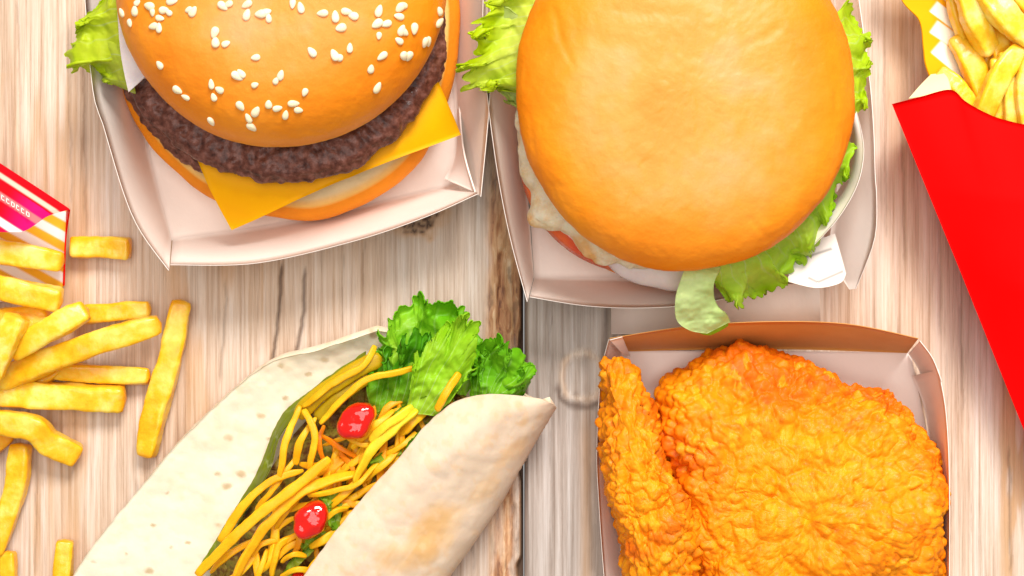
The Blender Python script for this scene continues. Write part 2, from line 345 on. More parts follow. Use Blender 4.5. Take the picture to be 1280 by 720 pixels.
# ------------------------------------------------------------------ tabletop
def axis(a, b, lo, hi, step, coarse):
    l = [] 
    x = a
    while x < b:
        l.append(x); x += step if lo <= x < hi else coarse
    l.append(b); return np.array(l)
top = thing('tabletop', 640, 360, '', ''); del top['label']; del top['category']; top['kind'] = 'structure'
def plank(x0, x1, seed, dense):
    xs = axis(x0, x1, -40, 1320, 2.0 if dense else 40, 40); ys = axis(-700, 1420, -40, 760, 2.6 if dense else 60, 60)
    X, Y = np.meshgrid(xs.astype(float), ys.astype(float), indexing='ij'); g = np.stack([X, Y, X*0], -1)
    P = np.stack([X*.01, Y*.01, X*0+seed*5.], -1); PS = np.stack([X*.01, Y*.0012, X*0+seed*7.], -1)
    dark = X*0; bark = X*0; grey = X*0; tan = X*0; z = X*0
    wob = 5*fbm(np.stack([X*0+seed, Y*.01, X*0], -1), 1.1, 3)
    def line(pts, w, s=1.):          # crack, also the painted tray shadow, along a polyline given by (x at y)
        ys_ = [p[1] for p in pts]; xs_ = [p[0] for p in pts]
        xc = np.interp(Y, ys_, xs_)+1.6*fbm(P*[0, 1, 1], 4, int(xs_[0]))
        on = sm(ys_[0]-6, ys_[0]+10, Y)*(1-sm(ys_[-1]-14, ys_[-1]+4, Y))
        return s*on*np.exp(-((X-xc)/w)**2)
    if x0 < 300 < x1:      # left plank
        edge = x1-X
        bw = 52+8*fbm(P*[0, 1, 1], .7, 5)
        b = sm(0, 1, (bw-edge)/14)*sm(60, 330, Y+60*fbm(P, .6, 8))
        band = sm(.15, .6, fbm(PS, 9, 31, 3)+.35)
        b = np.where(Y > 520, b*(.55+.45*band), b)
        bark = np.clip(b, 0, 1)*.95
        z -= .10*sm(0, 1, (bw-edge)/30)*sm(100, 400, Y)
        z += .16*fbm(P*[1.0, .3, 1], 11, 41, 4)*b-.04*b; dark = np.maximum(dark, .55*b*sm(.35, .8, fbm(P*[1, .25, 1], 14, 47, 4)))
        rag = 4+5*np.maximum(0, fbm(P*[0, 1, 1], 2.4, 77, 4))
        rag = rag+18*np.exp(-((Y-430)/16)**2)*0+7*sm(430, 470, Y)*(1-sm(520, 560, Y))
        gap = 1-sm(rag-3, rag+1, edge)
        rim_ = sm(rag, rag+2, edge)*(1-sm(rag+7, rag+11, edge))*sm(400, 480, Y)
        bark = bark*(1-.85*rim_)
        dark = np.maximum(dark, gap*.9); z -= gap*.9
        for pts, w, s in (([(353, 330), (351, 375), (343, 430), (337, 470)], 2.0, .85), ([(381, 335), (379, 385), (374, 425), (370, 450)], 2.2, .8),
                          ([(283, 350), (280, 420), (276, 480)], 1.5, .35), ([(245, 150), (188, 560), (184, 620)], 1.3, 0),
                          ([(22, 0), (26, 200), (28, 420)], 1.6, .25), ([(84, 30), (90, 260)], 1.5, .3), ([(104, 60), (108, 300)], 2, .3), ([(172, 600), (174, 660)], 1.2, .3),
                          ([(95, 500), (90, 600)], 1.3, .3), ([(46, 560), (44, 720)], 1.3, .3), ([(430, 315), (428, 420)], 1.2, .3), ([(455, 300), (452, 410)], 1.2, .25), ([(590, 650), (592, 720)], 1.5, .3)):
            l = line(pts, w, s); dark = np.maximum(dark, l); z -= .12*l
        kd = np.hypot((X-524)/30, (Y-272)/23)+.25*fbm(P, 8, 91)
        k = 1-sm(.75, 1.05, kd); sp = sm(-.1, .5, fbm(P, 22, 95)); dark = np.maximum(dark, k*(.45+.5*sp)); tan = np.maximum(tan, (1-sm(.9, 1.5, kd))*.6); z -= .12*k*sp
        tan = np.maximum(tan, .55*sm(.25, .75, fbm(PS, 3.2, 51, 3))*(X < 330)*(Y > 90))
        tan = np.maximum(tan, .45*np.exp(-((X-52-.02*Y)/6)**2)*sm(130, 230, Y+40*fbm(P, 1, 6)))
        grey = .38*sm(430, 560, X+30*fbm(PS, 2, 12))*(1-bark)
    elif x0 < 1000 < x1:
        # grey stained left side, turning creamy to the right
        grey = np.clip(1-sm(700, 980, X+70*fbm(PS, 2.4, 15, 4)), 0, 1)*.85
        grey = np.maximum(grey, .55*np.exp(-((X-1195-.05*Y)/38)**2)*sm(90, 200, Y)*(1-sm(430, 560, Y)))  # red carton's shadow painted onto the wood as a grey band
        tan = np.maximum(.75*sm(1246, 1262, X+5*fbm(PS, 4, 6))*sm(.0, .5, fbm(PS, 11, 16, 3)+.3), .5*np.exp(-((X-733)/8)**2)*sm(480, 560, Y))  # second strip: chicken tray's shadow tinted into the wood
        tan = np.maximum(tan, .45*np.exp(-((X-1118-.02*Y)/14)**2)*(1-sm(150, 330, Y)))
        for pts, w, s in (([(688, 380), (690, 720)], 1.4, .25), ([(760, 380), (757, 450)], 3, .6), ([(735, 440), (737, 640), (742, 720)], 5, .30), ([(1105, 60), (1108, 300)], 1.4, .25),  # wide line left of the chicken tray is its shadow, painted dark
                          ([(1128, 130), (1130, 330)], 1.6, .3), ([(1200, 380), (1204, 520)], 1.4, .3), ([(1170, 200), (1176, 420)], 1.6, .3), ([(1262, 560), (1264, 720)], 1.6, .5),
                          ([(1212, 520), (1214, 700)], 1.2, .2), ([(1184, 440), (1186, 720)], 1.3, .3), ([(1120, 340), (1122, 430)], 1.2, .25)):
            l = line(pts, w, s); dark = np.maximum(dark, l); z -= .10*l
        kx, ky = (X-729)/31, (Y-472)/34
        kd = np.hypot(kx, ky)+.12*fbm(P, 4, 61)
        ringm = np.exp(-((kd-.92)/.14)**2)
        grey = np.clip(grey*(1-ringm*.95)-.15*(kd < .8), 0, 1); z += .10*ringm
        dark = np.maximum(dark, .7*np.exp(-((kd-1.15)/.09)**2)*sm(-.1, .6, ky+.3*fbm(P, 3, 4)))
        dark = np.maximum(dark, .5*np.exp(-((X-719)/4)**2-((Y-493)/4)**2))
        z -= .3*(1-sm(0, 5, X-x0)); z += .02*fbm(PS, 8, 9)
    dark = np.maximum(dark, .0)
    z += .012*fbm(PS, 12, 19, 3)
    nx, ny = X.shape
    g[..., 2] = np.minimum(z, .0)*1.0+np.clip(z, 0, .1)*.6-.02
    T_ = WA(g); 
    B = T_.copy(); B[..., 2] = -.02
    # skirt: plank sides
    n = nx*ny; idx = np.arange(n).reshape(nx, ny)
    per = np.concatenate([idx[:, 0], idx[-1, 1:], idx[-2::-1, -1], idx[0, -2:0:-1]])
    V = np.vstack([T_.reshape(-1, 3), B.reshape(-1, 3)[per]]); k = np.arange(len(per)); k2 = (k+1) % len(per)
    q = np.vstack([grid_faces(nx, ny)[:, ::-1], np.stack([per[k2], per[k], n+k, n+k2], 1)])
    f = lambda a: np.concatenate([a.ravel(), a.ravel()[per]])
    return mesh_obj('plank', V, (q, np.zeros((0, 3), int)), M['wood'], top, attrs={'dark': f(dark), 'bark': f(bark), 'grey': f(grey), 'tan': f(tan)})
plank(-760, -62, 1, False); plank(-60, 654, 2, True); plank(656, 1338, 3, True); plank(1340, 2040, 4, False)

# ------------------------------------------------------------------ paper boxes
def circ(cx, cy, r, n=48, wob=.0, seed=0):
    return [(cx+r*math.cos(2*math.pi*i/n)*(1+wob*math.sin(3.1*i+seed)), cy+r*math.sin(2*math.pi*i/n)*(1+wob*math.sin(2.3*i+seed))) for i in range(n)]
def panel(name, parent, *curves, m='paper', thick=.022, nu=30, span=8, **k):
    return sheet(name, [list(c) for c in curves], M[m], parent, nu=nu, span=span, thick=thick, **k)

box1 = thing('burger_box', 380, 160, 'pale pink cardboard tray under the sesame seed cheeseburger', 'food tray', 'cardboard burger trays')
panel('base', box1, [(160, -60, .1), (360, -60, .1), (566, -60, .1)], [(172, 150, .1), (360, 150, .1), (572, 120, .1)], [(211, 301, .1), (330, 286, .1), (450, 261, .1), (578, 229, .1)], nu=40, span=20)
panel('side_wall', box1, [(167, -60, .14), (180, 150, .14), (214, 299, .14)], [(102, -60, 3.3), (115, 105, 3.3), (130, 160, 3.3), (155, 243, 3.3), (176, 290, 3.25), (211, 338, 3.2)])
panel('front_wall', box1, [(216, 299, .16), (330, 283, .16), (450, 258, .16), (577, 227, .16)], [(213, 331, 2.9), (320, 329, 3.0), (440, 302, 3.0), (530, 272, 3.0), (598, 242, 3.0)])
panel('side_wall', box1, [(562, -60, .14), (566, 100, .14), (578, 226, .14)], [(612, -60, 3.3), (613, 80, 3.3), (611, 140, 3.3), (601, 246, 3.1)])
panel('corner_tab', box1, [(556, 224, .9), (570, 190, .5), (572, 130, .3)], [(594, 240, 2.6), (580, 190, 1.7), (574, 130, .5)], thick=.05)

box2 = thing('burger_box', 850, 200, 'pinkish cardboard box with open flaps under the smooth-topped chicken burger', 'food box', 'cardboard burger trays')
panel('base', box2, [(655, -60, .4), (660, 200, .4), (668, 351, .4)], [(1030, -60, .4), (1030, 150, .4), (1030, 347, .4)], nu=40, span=40)
panel('side_wall', box2, [(652, -60, .44), (656, 180, .44), (667, 346, .44)], [(606, -60, 3.4), (604, 60, 3.4), (618, 190, 3.3), (636, 290, 3.2), (659, 377, 3.1)])
panel('front_wall', box2, [(668, 347, .46), (780, 348, .46), (900, 345, .46), (1000, 338, .46)], [(662, 371, 2.9), (730, 382, 3.0), (800, 385, 3.0), (870, 380, 2.9), (960, 362, 2.3)])
panel('lid_flap', box2, [(764, 372, .9), (764, 390, .8), (764, 417, .35)], [(1024, 352, .9), (1025, 385, .8), (1026, 414, .35)], thick=.07)
# curled inner flap and outer side flap at the right
panel('side_flap', box2, [(1068, -40, 2.8), (1086, 90, 3.1), (1092, 160, 3.2), (1094, 220, 3.2), (1096, 250, 3.2), (1093, 300, 3.1), (1070, 361, 2.4)],
      [(1040, -40, .6), (1048, 90, .6), (1050, 180, .6), (1046, 240, .7), (1040, 280, .8), (1038, 320, .9), (1062, 362, 2.1)])
panel('curled_flap', box2, [(1066, 120, 4.3), (1078, 170, 4.3), (1079, 200, 4.3), (1070, 235, 4.2), (1046, 275, 4.0), (1008, 316, 3.7)],
      [(1058, 120, 4.2), (1068, 170, 3.9), (1068, 205, 3.7), (1058, 238, 3.5), (1034, 268, 3.3), (992, 306, 3.1)],
      [(1056, 120, 2.8), (1062, 170, 2.4), (1062, 205, 2.2), (1050, 235, 2.0), (1026, 262, 1.9), (986, 298, 1.8)], smooth_x=True)
def slits(g, nr, nc):
    c = np.ones((len(g), 3)); x, y = g[:, 0], g[:, 1]
    for (xa, ya, xb, yb) in ((1006, 322, 1040, 311), (1022, 353, 1054, 339), (1010, 347, 1022, 353)):
        d = np.array([xb-xa, yb-ya]); L = np.hypot(*d); d = d/L; t = (x-xa)*d[0]+(y-ya)*d[1]; e = abs(-(x-xa)*d[1]+(y-ya)*d[0])
        k = ((t > 0) & (t < L))*np.exp(-(e/1.7)**2); c = c*(1-k[:, None]*.55)
    return c, c*0+1
panel('slotted_tab', box2, [(984, 352, 3.2), (1020, 360, 3.2), (1050, 354, 3.2), (1058, 342, 3.2)], [(992, 312, 2.7), (1022, 300, 2.7), (1044, 292, 2.8)], nu=70, span=60, colf=slits)

box3 = thing('chicken_box', 965, 560, 'pale cardboard tray with kraft brown back wall holding the fried chicken', 'food tray')
panel('base', box3, [(776, 438, .1), (1138, 440, .1)], [(766, 560, .1), (1162, 560, .1)], [(790, 800, .1), (1172, 800, .1)], nu=50, span=30)
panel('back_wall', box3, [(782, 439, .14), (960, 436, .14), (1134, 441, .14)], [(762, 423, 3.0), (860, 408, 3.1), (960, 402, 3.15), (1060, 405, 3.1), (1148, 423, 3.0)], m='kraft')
panel('corner_tab', box3, [(1136, 442, .2), (1150, 465, .25), (1158, 500, .25)], [(1150, 426, 3.0), (1166, 448, 3.0), (1177, 476, 3.0)])
panel('side_wall', box3, [(1140, 470, .16), (1158, 520, .16), (1166, 620, .16), (1168, 800, .16)], [(1173, 462, 2.9), (1183, 520, 3.0), (1187, 620, 3.0), (1186, 800, 3.0)])
panel('side_wall', box3, [(778, 440, .16), (768, 520, .16), (772, 640, .16), (792, 800, .16)], [(761, 424, 2.8), (751, 470, 1.8), (746, 560, 1.4), (748, 620, 1.4), (755, 720, 1.6), (764, 800, 1.8)])
panel('corner_tab', box3, [(779, 443, 1.6), (788, 446, .3)], [(762, 425, 3.05), (778, 421, 3.05)])

# ------------------------------------------------------------------ buns and burgers
def bun_col(centre_px, zc):
    c0 = W(centre_px[0], centre_px[1], zc)
    def f(G, rho, T, z):
        k = sm(.93, 1.0, rho)*(z < 4.6)
        n = fbm(G, 35, 5, 4); pale = sm(.55, .95, 1-rho+.15*n)[..., None]
        c = np.array([1., 1., 1.])*(1-pale)+np.array([1.04, 1.18, 2.2])*pale
        low = sm(-.15, -.4, 0*z)  # unused
        u = sm(0, 1, (G[..., 2]*0))[..., None]
        return c
    return f
def topbun(name, outline, centre, zlow, zwid, ztop, parent, wr=.0):
    h = ztop-zwid
    prof = [(0, ztop), (.2, ztop-.01*h), (.45, ztop-.06*h), (.68, ztop-.17*h), (.86, ztop-.40*h), (.96, ztop-.70*h), (1, zwid), (.985, zwid-.35*(zwid-zlow)), (.94, zwid-.8*(zwid-zlow)), (.86, zlow), (.5, zlow), (0, zlow)]
    def col(G, rho, T, z):
        n = fbm(G, 30, 5, 4)[..., None]
        pale = sm(.08, .6, 1-rho)[..., None]*.95+.15*n  # soft lamp reflection on the crown painted as a paler centre
        pale = np.clip(pale, 0, 1)
        c = np.array([1., 1., 1.])*(1-pale)+np.array([1.0, 1.17, 11.])*pale
        under = sm(zwid+.05*h, zwid-.5*(zwid-zlow), z)[..., None]     # pale unbaked skirt under the glazed crown
        c = c*(1-under)+np.array([1.0, 1.75, 7.])*under
        return c
    def disp(G, rho, T):
        d = .0007*fbm(G, 18, 3, 2)+.0004*wr*fbm(G, 70, 8, 4)+.00010*fbm(G, 500, 4, 3)
        if wr:
            k = S*(H-G[..., 2])/H; x = G[..., 0]/k+640; y = 360-G[..., 1]/k; q = x+4*fbm(G, 80, 12, 2); up = G[..., 2] > .05
            for xa, ya, xb, yb, w, a in ((694, 8, 704, 60, 5, .0009), (704, 60, 716, 84, 4, .0006), (768, 318, 792, 236, 2.2, .0005), (935, 270, 958, 300, 2.5, .0005), (930, 60, 980, 30, 7, .0006), (664, 150, 670, 190, 3, .0004),
                                         (1040, 110, 1050, 140, 4, .0006), (760, 10, 860, 18, 9, .0005), (720, 40, 800, 60, 10, .0004), (870, 110, 900, 160, 8, .0003)):
                e = np.array([xb-xa, yb-ya], float); L = np.hypot(*e); e /= L; t = (q-xa)*e[0]+(y-ya)*e[1]; v = -(q-xa)*e[1]+(y-ya)*e[0]
                d = d-.5*a*up*np.exp(-(v/w)**2)*sm(-8, 12, t)*(1-sm(L-12, L+8, t))
        return d
    return blob(name, outline, zwid, prof, M['bun'], parent, centre, nth=420, nr=170, disp=disp, colf=col)

burger1 = thing('cheeseburger', 355, 60, 'sesame seed cheeseburger with dark beef patty and cheese corners sticking out', 'burger', 'burgers')
burger1.location.z = .0016
o1 = [(575, 50), (563, 120), (528, 198), (470, 246), (400, 272), (340, 268), (290, 258), (238, 230), (192, 185), (164, 140), (150, 80), (158, 0), (200, -70), (300, -125), (420, -135), (520, -90), (570, -20)]
def heel_col(G, rho, T, z):
    top_ = (z > 1.55)
    k = np.where((rho < .93) & (z > 1.45), 1., 0.)[..., None]; k = sm(0, 1, k)
    n = fbm(G, 60, 14, 4)[..., None]
    crust_ = np.array([.86, .27, .008])*(1+.12*n); crumb = np.array([.92, .74, .42])*(1+.08*n)
    rim_ = sm(.875, .93, rho)[..., None]; crumb = crumb*(1-rim_)+np.array([.9, .5, .12])*rim_
    return np.clip(crust_*(1-k)+crumb*k, 0, 1)
heelp = [(0, 1.75), (.5, 1.75), (.88, 1.72), (.95, 1.62), (.99, 1.4), (1, 1.1), (.985, .7), (.94, .35), (.86, .18), (.5, .16), (0, .16)]
heeld = lambda G, r, T: .0008*fbm(G, 40, 33, 4)
blob('bottom_bun', o1, 1.3, heelp, M['crumb'], burger1, (365, 65), nth=260, nr=120, disp=heeld, colf=heel_col)
def patty(name, cx, cy, r, z0, z1, seed):
    def disp(G, rho, T):
        f1, f2, c = worley(G, 300, seed)
        return .0016*fbm(G, 60, seed, 4)+.0007*(.6-f1)+.0006*fbm(G, 420, seed+2, 3)
    m = (z0+z1)/2
    return blob(name, circ(cx, cy, r, 60, .008, seed), m, [(0, z1), (.5, z1), (.9, z1-.08), (.97, z1-.25), (1, m), (.98, z0+.2), (.9, z0), (.5, z0), (0, z0)], M['patty'], burger1, nth=520, nr=100, disp=disp)
patty('beef_patty', 350, 30, 211, 1.72, 2.55, 3)
def cheese_disp(g, G):
    d = np.zeros(G.shape); x, y = g[..., 0], g[..., 1]; r = np.hypot(x-352, y-22)
    d[..., 2] = -.010*sm(205, 290, r)**1.2-.0008*fbm(G, 40, 3); return d
def ccol(g, a, b):
    r = np.ones((len(g), 3)); return r, r
sheet('cheese_slice', [[(160, -4, 2.75), (286, 284, 2.75)], [(456, -122, 2.75), (573, 165, 2.75)]], M['cheese'], burger1, nu=60, span=60, thick=.28, disp=cheese_disp)
patty('beef_patty', 351, 21, 209, 2.95, 3.85, 9)
leaf('onion_slice', [(186, 94, 4.45), (176, 60, 4.5), (166, -10, 4.5)], [(162, 116, 4.3), (153, 70, 4.45), (147, -10, 4.5)], M['onion'], burger1, (1, 1, 1), (1, 1, 1), amp=.06, freq=1, seed=4, jag=.0, pleat=0, crinkle=.2, fine=.02)
leaf('onion_slice', [(205, 95, 4.05), (185, 60, 4.1)], [(178, 100, 3.98), (160, 62, 4.05)], M['onion'], burger1, (1, 1, 1), (1, 1, 1), amp=.05, freq=1, seed=8, jag=.0, pleat=0, crinkle=.2, fine=.02)
leaf('lettuce_leaf', [(165, 112, 4.0), (158, 60, 4.1), (152, 15, 4.1), (150, -15, 4.1)], [(150, 106, 3.1), (112, 84, 3.0), (88, 84, 3.1), (93, 50, 3.4), (112, 22, 3.6), (134, -6, 3.8)], M['lettuce'], burger1,
     (.80, .88, .05), (.68, .86, .006), amp=.55, freq=5, seed=3, jag=.10)
leaf('lettuce_leaf', [(170, 118, 3.9), (160, 70, 4.0), (156, 20, 4.0)], [(148, 110, 2.7), (108, 88, 2.6), (102, 40, 3.0), (128, 5, 3.4)], M['lettuce'], burger1,
     (.78, .86, .08), (.62, .80, .01), amp=.4, freq=4, seed=13, jag=.12)
ob1 = circ(352, -23, 206.5, 60)
tb1 = topbun('top_bun', ob1, (352, -23), 4.05, 4.8, 6.9, burger1)
# height of the bun crown under a seed
def bun_hit(bun, px, py):
    cam = Vector((0, 0, H)); d = (Vector(W(px, py, 0))-cam).normalized(); org = Vector(bun['_org'])
    ok, loc, nor, idx = bun.ray_cast(cam-org, d); return (np.array(loc+org), np.array(nor)) if ok else None
seeds = [(174,5),(155,17),(165,30),(171,15),(189,9),(193,17),(202,24),(207,14),(213,17),(194,34),(201,36),(217,3),(238,14),(243,16),(280,9),(287,7),(310,7),(310,20),(327,19),(334,17),(337,24),(367,6),(377,11),(270,42),
 (271,54),(284,56),(321,73),(391,66),(202,82),(298,96),(303,93),(320,107),(346,102),(352,95),(382,116),(266,106),(276,113),(269,122),(224,113),(234,122),(302,133),(321,140),(312,148),(316,159),(337,131),(348,136),
 (368,130),(374,138),(358,144),(266,152),(420,22),(434,16),(442,21),(427,36),(438,61),(419,70),(424,73),(474,15),(500,11),(504,8),(499,22),(483,31),(472,31),(474,46),(502,39),(505,41),(518,37),(499,52),(531,54),(535,53),(478,71),(505,71),(511,71),
 (464,87),(472,110),(549,15),(549,29),(404,18)]
def seed_mesh():
    V = []; n, k = 10, 12
    for i in range(1, n):
        p = math.pi*i/n
        for j in range(k):
            a = 2*math.pi*j/k; w = math.sin(p)*(1-.28*math.cos(p))
            V.append((math.cos(p)*.00175, math.cos(a)*w*.00118, math.sin(a)*w*.0007))
    V = np.array(V+[(.00175, 0, 0), (-.00175, 0, 0)]); q = grid_faces(n-1, k, True)[:, ::-1]; j = np.arange(k); j2 = (j+1) % k; nn = (n-1)*k; l = (n-2)*k
    return V, (q, np.concatenate([np.stack([j, j2, j*0+nn], 1), np.stack([l+j2, l+j, j*0+nn+1], 1)]))
sv, sf = seed_mesh(); seed0 = None
from mathutils import Matrix
for i, (x, y) in enumerate(seeds):
    h_ = bun_hit(tb1, x, y)
    if h_ is None: continue
    if seed0 is None:
        me_o = mesh_obj('sesame_seed', sv+np.array(tb1['_org']), sf, M['seed'], tb1); o = seed0 = me_o
    else:
        o = seed0.copy(); C.objects.link(o); o.parent = tb1
    p, n = h_; q = Vector(n).to_track_quat('Z', 'Y'); a = random.uniform(0, 6.28)
    if (x, y) in ((346,102),(352,95)): a = 1.0
    s = random.uniform(.72, 1.08)
    o.matrix_local = Matrix.Translation(Vector(p-np.array(tb1['_org']))+Vector(n)*.0003) @ q.to_matrix().to_4x4() @ Matrix.Rotation(a, 4, 'Z') @ Matrix.Rotation(random.uniform(-.15, .15), 4, 'Y') @ Matrix.Diagonal((s*random.uniform(.85, 1.15), s, s*1.1, 1))

burger2 = thing('chicken_burger', 850, 130, 'chicken burger with a smooth plain golden bun and frilly green lettuce', 'burger', 'burgers')
o2 = circ(836, 168, 186, 50)
blob('bottom_bun', o2, 1.5, [(r, z+.35) for r, z in heelp], M['crumb'], burger2, None, nth=260, nr=120, disp=heeld, colf=heel_col)
blob('tomato_slice', circ(800, 190, 148, 40), 2.6, [(0, 2.6), (.9, 2.6), (1, 2.4), (.98, 2.2), (.5, 2.15), (0, 2.15)], M['tomato'], burger2, nth=160, nr=40, colf=lambda G, r, T, z: np.clip(np.ones(G.shape)*[1.2, 18, 6]*1, 0, 30)*np.array([1, 1, 1]))
def fdisp(G, rho, T):
    f1, f2, c = worley(G, 190, 5); return .0022*fbm(G, 55, 6, 4)+.0022*(.6-f1)
blob('chicken_fillet', [(640, 120), (648, 200), (664, 245), (668, 275), (700, 285), (722, 300), (748, 326), (790, 335), (860, 335), (950, 310), (1010, 250), (1030, 150), (1000, 20), (900, -60), (760, -60), (670, 0), (640, 60)], 3.3,
     [(0, 4.0), (.6, 4.0), (.9, 3.85), (.98, 3.55), (1, 3.25), (.97, 2.9), (.85, 2.65), (.4, 2.6), (0, 2.6)], M['fillet'], burger2, (840, 140), nth=460, nr=110, disp=fdisp)
blob('onion_slice', [(745, 300), (765, 335), (800, 354), (850, 360), (905, 350), (950, 325), (990, 260), (960, 160), (850, 120), (760, 180)], 3.2,
     [(0, 3.2), (.85, 3.2), (.97, 3.1), (1, 2.9), (.95, 2.75), (.5, 2.7), (0, 2.7)], M['onion'], burger2, (850, 240), nth=200, nr=50, disp=lambda G, r, T: .001*fbm(G, 50, 3, 3))
G1, G2 = (.72, .88, .12), (.50, .80, .01)
leaf('lettuce_leaf', [(860, 330, 4.4), (930, 318, 4.5), (990, 272, 4.5), (1030, 215, 4.5), (1052, 165, 4.5)], [(893, 350, 3.7), (915, 377, 3.5), (965, 366, 3.5), (1008, 322, 3.6), (1030, 290, 3.7), (1046, 240, 3.9), (1068, 190, 4.2)], M['lettuce'], burger2,
     G1, G2, amp=.55, freq=11, seed=21, nu=260, nv=44, jag=.10)
leaf('lettuce_leaf', [(890, 325, 4.2), (950, 310, 4.2), (1000, 262, 4.2), (1040, 195, 4.2)], [(905, 372, 3.0), (950, 365, 3.1), (1000, 325, 3.1), (1036, 262, 3.3), (1060, 205, 3.6)], M['lettuce'], burger2,
     (.60, .82, .06), (.40, .72, .012), amp=.5, freq=9, seed=25, nu=220, nv=36, jag=.13)
leaf('lettuce_strip', [(857, 333, 4.6), (850, 352, 4.7), (844, 375, 4.5), (846, 400, 4.1), (862, 413, 3.8), (884, 417, 3.6)], [(902, 333, 4.6), (893, 352, 4.7), (893, 368, 4.5), (899, 383, 4.3), (909, 394, 4.1), (914, 403, 3.9)], M['lettuce'], burger2,
     (.84, .97, .46), (.80, .95, .38), thick=.02, amp=.22, freq=3, seed=33, nu=80, jag=.0, pleat=.2, crinkle=.9)
leaf('lettuce_strip', [(862, 405, 3.6), (885, 404, 3.5), (911, 401, 3.6)], [(868, 414, 3.2), (888, 419, 3.1), (911, 407, 3.2)], M['lettuce'], burger2, (.5, .75, .06), (.42, .72, .02), amp=.06, freq=2, seed=35, nu=50, jag=.02, crinkle=.2)
leaf('lettuce_leaf', [(665, 120, 4.6), (655, 70, 4.7), (668, 20, 4.7), (680, -20, 4.7)], [(640, 112, 4.0), (578, 106, 3.9), (588, 70, 4.1), (602, 30, 4.2), (630, -12, 4.4)], M['lettuce'], burger2,
     (.80, .88, .14), (.68, .86, .008), amp=.6, freq=8, seed=41, nu=200, nv=40, jag=.17)
leaf('lettuce_leaf', [(668, 150, 4.3), (660, 90, 4.4), (668, 30, 4.4)], [(650, 140, 3.6), (612, 100, 3.6), (606, 60, 3.7), (625, 15, 3.9)], M['lettuce'], burger2,
     (.72, .78, .35), (.62, .74, .16), amp=.4, freq=6, seed=44, nu=150, jag=.12)
leaf('lettuce_leaf', [(1040, 20, 4.5), (1060, 80, 4.6), (1062, 140, 4.6)], [(1064, 8, 4.1), (1088, 50, 4.1), (1086, 80, 4.1), (1078, 145, 4.2)], M['lettuce'], burger2,
     (.72, .86, .06), (.60, .82, .01), amp=.5, freq=6, seed=47, nu=150, jag=.13)
ob2 = [(1071, 122), (1066, 165), (1052, 208), (1026, 252), (985, 292), (930, 323), (885, 334), (850, 338), (812, 334), (768, 318), (722, 288), (686, 248), (660, 200), (649, 150), (646, 105), (651, 55), (668, 5), (700, -42), (760, -82), (850, -98), (940, -84), (1005, -45), (1042, 5), (1063, 60)]
topbun('top_bun', ob2, (859, 120), 4.5, 5.3, 6.8, burger2, wr=1)

# ------------------------------------------------------------------ fried chicken
def chick_col(seed):
    def f(G, rho, T, z):
        Gc = G+.0012*np.stack([fbm(G, 400, seed+70+q, 3) for q in range(3)], -1)
        a = fbm(G, 38, seed, 4)[..., None]; Gw = G+.0016*np.stack([fbm(G, 150, seed+40+q, 2) for q in range(3)], -1); f1, f2, c = worley(Gw, 320, seed+3); c = c[..., None]
        b = fbm(G, 110, seed+5, 3)[..., None]
        base = np.array([.86, .205, .001]); yel = np.array([.95, .315, .002]); red = np.array([.78, .15, .001]); brn = np.array([.42, .07, .002])
        t = np.clip(.40+.6*a+.5*(c-.5)+.2*b+.55*(1-sm(.35, .95, rho)[..., None]), 0, 1)
        col = base*(1-t)+yel*t
        rd = .8*sm(.25, 1.0, -a*.9-b*.75+.42*sm(.72, 1, rho)[..., None]); col = col*(1-rd)+red*rd
        k = .55*sm(.5, 1.0, fbm(Gc, 170, seed+8, 4)[..., None]+.25*(sm(.75, 1, rho)[..., None])+(.07 if seed > 10 else 0))*.8; col = col*(1-k)+brn*k
        cr = sm(.80, .95, c)*.5; col = col*(1-cr)+np.array([.98, .44, .01])*cr
        return col
    return f
def chick_disp(seed, big):
    def f(G, rho, T):
        Gw = G+.0016*np.stack([fbm(G, 150, seed+40+k, 2) for k in range(3)], -1)
        f1, f2, c = worley(Gw, 320, seed+3); h1, h2, e = worley(Gw, 120, seed+60)
        lump = 1-np.clip(f1*1.25, 0, 1)**2; big_l = 1-np.clip(h1*1.15, 0, 1)**2
        m = .42+.35*sm(0, .6, fbm(G, 40, seed+9, 2))+.35*sm(.66, .95, rho)+(.25 if big < 1 else 0)
        return big*.0055*fbm(G, 26, seed+1, 3)+.0024*(big_l-.6)+m*.0020*(lump-.7)*(.5+c)+.0004*fbm(G, 500, seed+2, 3)-.0017
    return f
prof = [(0, 3.85), (.3, 3.78), (.55, 3.6), (.78, 3.2), (.92, 2.6), (.99, 1.9), (1, 1.3), (.96, .8), (.85, .5), (.5, .45), (0, .45)]
fc = [(828, 500), (846, 470), (880, 448), (925, 436), (985, 448), (1040, 458), (1085, 466), (1114, 468), (1140, 486), (1159, 514), (1176, 560), (1180, 600), (1172, 650), (1176, 690), (1170, 740), (1140, 800), (1060, 850), (950, 850), (870, 800), (858, 740), (850, 660), (838, 590), (824, 540)]
tag(blob('fried_chicken', fc, 1.7, prof, M['crust'], None, (1000, 640), nth=900, nr=260, soft=True, disp=chick_disp(5, 1), colf=chick_col(5)), 'wide crispy orange fried chicken fillet filling the tray', 'fried chicken', 'fried chicken pieces')
fw = [(742, 458), (752, 446), (775, 444), (795, 456), (812, 482), (826, 512), (838, 560), (856, 600), (872, 650), (878, 700), (872, 770), (840, 820), (800, 810), (780, 760), (766, 700), (754, 640), (741, 590), (738, 540), (742, 495)]
prof2 = [(0, 4.4), (.3, 4.35), (.6, 4.1), (.84, 3.6), (.96, 3.0), (1, 2.5), (.95, 1.9), (.84, 1.4), (.72, .8), (.5, .5), (0, .5)]
